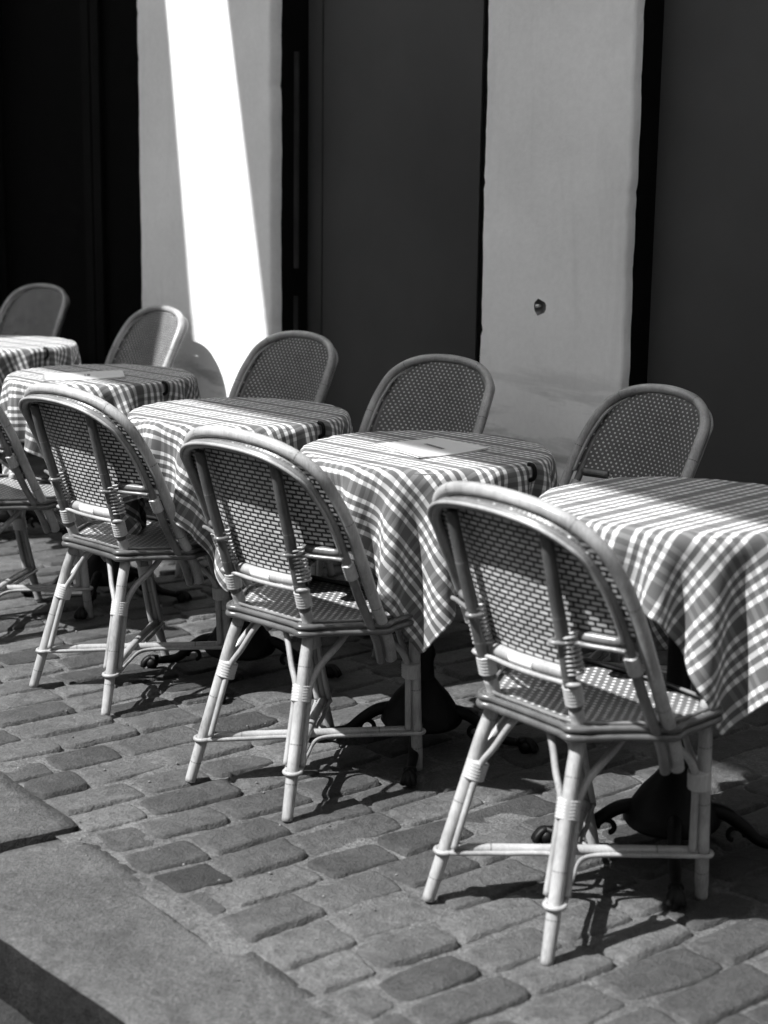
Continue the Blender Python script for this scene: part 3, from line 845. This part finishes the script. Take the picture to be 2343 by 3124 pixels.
def drape(half, ang, seed, n=52, steps=230, amp=1.0, off=0.0):
    rs = np.random.RandomState(seed)
    g1 = np.linspace(-half, half, n); X, Y = np.meshgrid(g1, g1, indexing='ij')
    uvc = np.stack([X, Y], -1).reshape(-1, 2)
    ca, sa = math.cos(R(ang)), math.sin(R(ang)); ox, oy = rs.uniform(-.006, .006, 2)
    P = np.stack([ca*X-sa*Y+ox+off, sa*X+ca*Y+oy, np.full_like(X, ZT+.002)], -1).reshape(-1, 3)
    r0 = np.hypot(P[:, 0], P[:, 1])
    P[:, 2] += rs.uniform(-.002, .002, len(P))*(r0 > RT)
    th0 = np.arctan2(P[:, 1], P[:, 0])
    P[:, 2] -= np.clip(r0-RT, 0, 9)*.35
    P[:, 2] += np.clip(r0-RT, 0, 9)*.10*amp*np.sin(3*th0+rs.uniform(0, 6))+np.clip(r0-RT, 0, 9)*.05*amp*np.sin(7*th0+rs.uniform(0, 6))
    Pp = P.copy(); h = g1[1]-g1[0]; idx = np.arange(n*n).reshape(n, n)
    fixed = r0 < RT*.93
    sets = []
    def addset(di, dj, k):
        A = idx[max(0, -di):n-max(0, di), max(0, -dj):n-max(0, dj)]; B = idx[max(0, di):n+min(0, di), max(0, dj):n+min(0, dj)]
        L = h*math.hypot(di, dj)
        # split into independent batches
        I, J = np.meshgrid(np.arange(A.shape[0]), np.arange(A.shape[1]), indexing='ij')
        key = (I//max(1, abs(di))) % 2 if di else (J//max(1, abs(dj))) % 2
        for b in (0, 1):
            m_ = key == b; sets.append((A[m_], B[m_], L, k))
    addset(1, 0, 1.); addset(0, 1, 1.); addset(1, 1, .35); addset(1, -1, .35); addset(2, 0, .12); addset(0, 2, .12)
    wgt = np.where(fixed, 0.0, 1.0)
    dt = 1/60.
    for st in range(steps):
        vel = (P-Pp)*.975; vel *= wgt[:, None]
        Pp = P.copy(); P = P+vel; P[:, 2] -= 9.8*dt*dt*wgt*.6
        for it in range(14):
            for A, B, L, k in sets:
                d = P[B]-P[A]; l = np.sqrt((d*d).sum(1))+1e-9
                wa, wb = wgt[A], wgt[B]; ws = wa+wb; ws[ws == 0] = 1
                c_ = (k*(l-L)/l/ws)[:, None]*d
                P[A] += c_*wa[:, None]; P[B] -= c_*wb[:, None]
            r = np.hypot(P[:, 0], P[:, 1]); ins = (r < RT-.002) & (P[:, 2] < ZT+.001) & (P[:, 2] > ZT-.02)
            P[ins, 2] = ZT+.001
            side = (r < RT+.001) & (P[:, 2] <= ZT-.002) & (P[:, 2] > ZT-.04)
            f_ = (RT+.001)/np.maximum(r[side], 1e-6); P[side, 0] *= f_; P[side, 1] *= f_
    F = [(i*n+j, (i+1)*n+j, (i+1)*n+j+1, i*n+j+1) for i in range(n-1) for j in range(n-1)]
    return P, F, uvc
for i, (x, y, ca, seed, lab) in enumerate(TB):
    o = tproto if i == 0 else copy_tree(tproto)
    o.location = (x, y, 0); o.rotation_euler[2] = ROW+R(0)
    tag(o, lab, 'table', 'round cafe tables in a row')
    P, F, uvc = drape(.515 if i == 0 else .54, ca, seed, amp=.4 if i == 0 else 1.0, off=.075 if i == 0 else 0.0)
    mb = MB(); mb.add(P, F, 0, uvc+np.array([.03*i, .017*i])); 
    c_ = mb.build('tablecloth', M['cloth'], None, True, True, loc=(x, y, 0))
    sm = c_.modifiers.new('sub', 'SUBSURF'); sm.levels = 2; sm.render_levels = 2
    so_ = c_.modifiers.new('sol', 'SOLIDIFY'); so_.thickness = .0016; so_.offset = 1
    tag(c_, CL[i], 'tablecloth', 'striped tablecloths')
    # small black clip that pins a pleat at the table edge
    th = R(-42 if i else -20)
    mb = MB(); rr_ = RT+.006
    q = np.array([math.cos(th), math.sin(th), 0]); tng = np.array([-q[1], q[0], 0])
    cc = q*rr_
    tube(mb, cr([cc-q*.008+[0, 0, ZT+.004], cc+q*.006+[0, 0, ZT+.002], cc+q*.013+[0, 0, ZT-.012], cc+q*.010+[0, 0, ZT-.030], cc-q*.010+[0, 0, ZT-.038]], 5), .006, 8)
    k_ = mb.build('tablecloth_clip', M['iron'], None, loc=(x, y, 0))
    tag(k_, ['small black clip pinning the cloth of the nearest table', 'small black clip on the edge of the table with the square menu', 'small black clip on the edge of the bare table, third from the right', 'small black clip on the edge of the table with the long menu', 'small black clip on the farthest table edge'][i], 'clip', 'tablecloth clips')

# ---------------------------------------------------------------- menus
def menu(corners, z, label, bars, lift=.004):
    c = np.array(corners); ctr = c.mean(0)
    root = empty('menu', (ctr[0], ctr[1], z)); tag(root, label, 'menu', 'menus on the tables')
    c = c-ctr
    mb = MB(); n = 14; vs = []; F = []
    for s_, zz in ((0, .0), (1, .0035)):
        for i in range(n+1):
            for j in range(n+1):
                a, b = i/n, j/n
                p = (1-a)*(1-b)*c[0]+a*(1-b)*c[1]+a*b*c[2]+(1-a)*b*c[3]
                vs.append((p[0], p[1], zz+lift*(abs(a-.5)*2)**2.5*(.4+.6*b)+.001*math.sin(5*a+2*b)))
    m_ = (n+1)**2
    for i in range(n):
        for j in range(n):
            k = i*(n+1)+j; F += [(k, k+n+1, k+n+2, k+1), (m_+k, m_+k+1, m_+k+n+2, m_+k+n+1)]
    per = [i*(n+1) for i in range(n+1)]+[n*(n+1)+j for j in range(1, n+1)]+[i*(n+1)+n for i in range(n-1, -1, -1)]+[j for j in range(n-1, 0, -1)]
    for q in range(len(per)):
        r_ = (q+1) % len(per); F.append((per[q], per[r_], per[r_]+m_, per[q]+m_))
    mb.add(vs, F); mb.build('cover', M['paper'], root)
    mb = MB()
    def at(a, b):
        p = (1-a)*(1-b)*c[0]+a*(1-b)*c[1]+a*b*c[2]+(1-a)*b*c[3]
        return np.array([p[0], p[1], .0043+lift*(abs(a-.5)*2)**2.5*(.4+.6*b)+.001*math.sin(5*a+2*b)])
    for a0, a1, b0, b1 in bars: mb.add([at(a0, b0), at(a1, b0), at(a1, b1), at(a0, b1)], [(0, 1, 2, 3)])
    mb.build('printed_title', M['print'], root, smooth=False)
bars = []; rs_ = random.Random(4); xx = .30
while xx < .68:
    w_ = rs_.uniform(.018, .035); bars.append((.47-rs_.uniform(0, .008), .53+rs_.uniform(0, .01), xx, xx+w_)); xx += w_+.004
# corners: left, near, right, far
menu([(.149, 4.381), (-.029, 4.28), (.086, 4.052), (.271, 4.208)], .831, 'square white menu folder with a short dark title, lying on the checked cloth', [(.40-.0+a*.0, .46, b0, b1) for a, _, b0, b1 in bars], .004)
menu([(-.955, 5.861), (-1.215, 5.725), (-1.172, 5.523), (-.911, 5.644)], .831, 'long pale folded menu with a small dark mark at its middle, on the fourth table', [(.42, .46, .35, .6), (.475, .49, .35, .6)], .003)
print('verts', sum(len(m.vertices) for m in bpy.data.meshes))
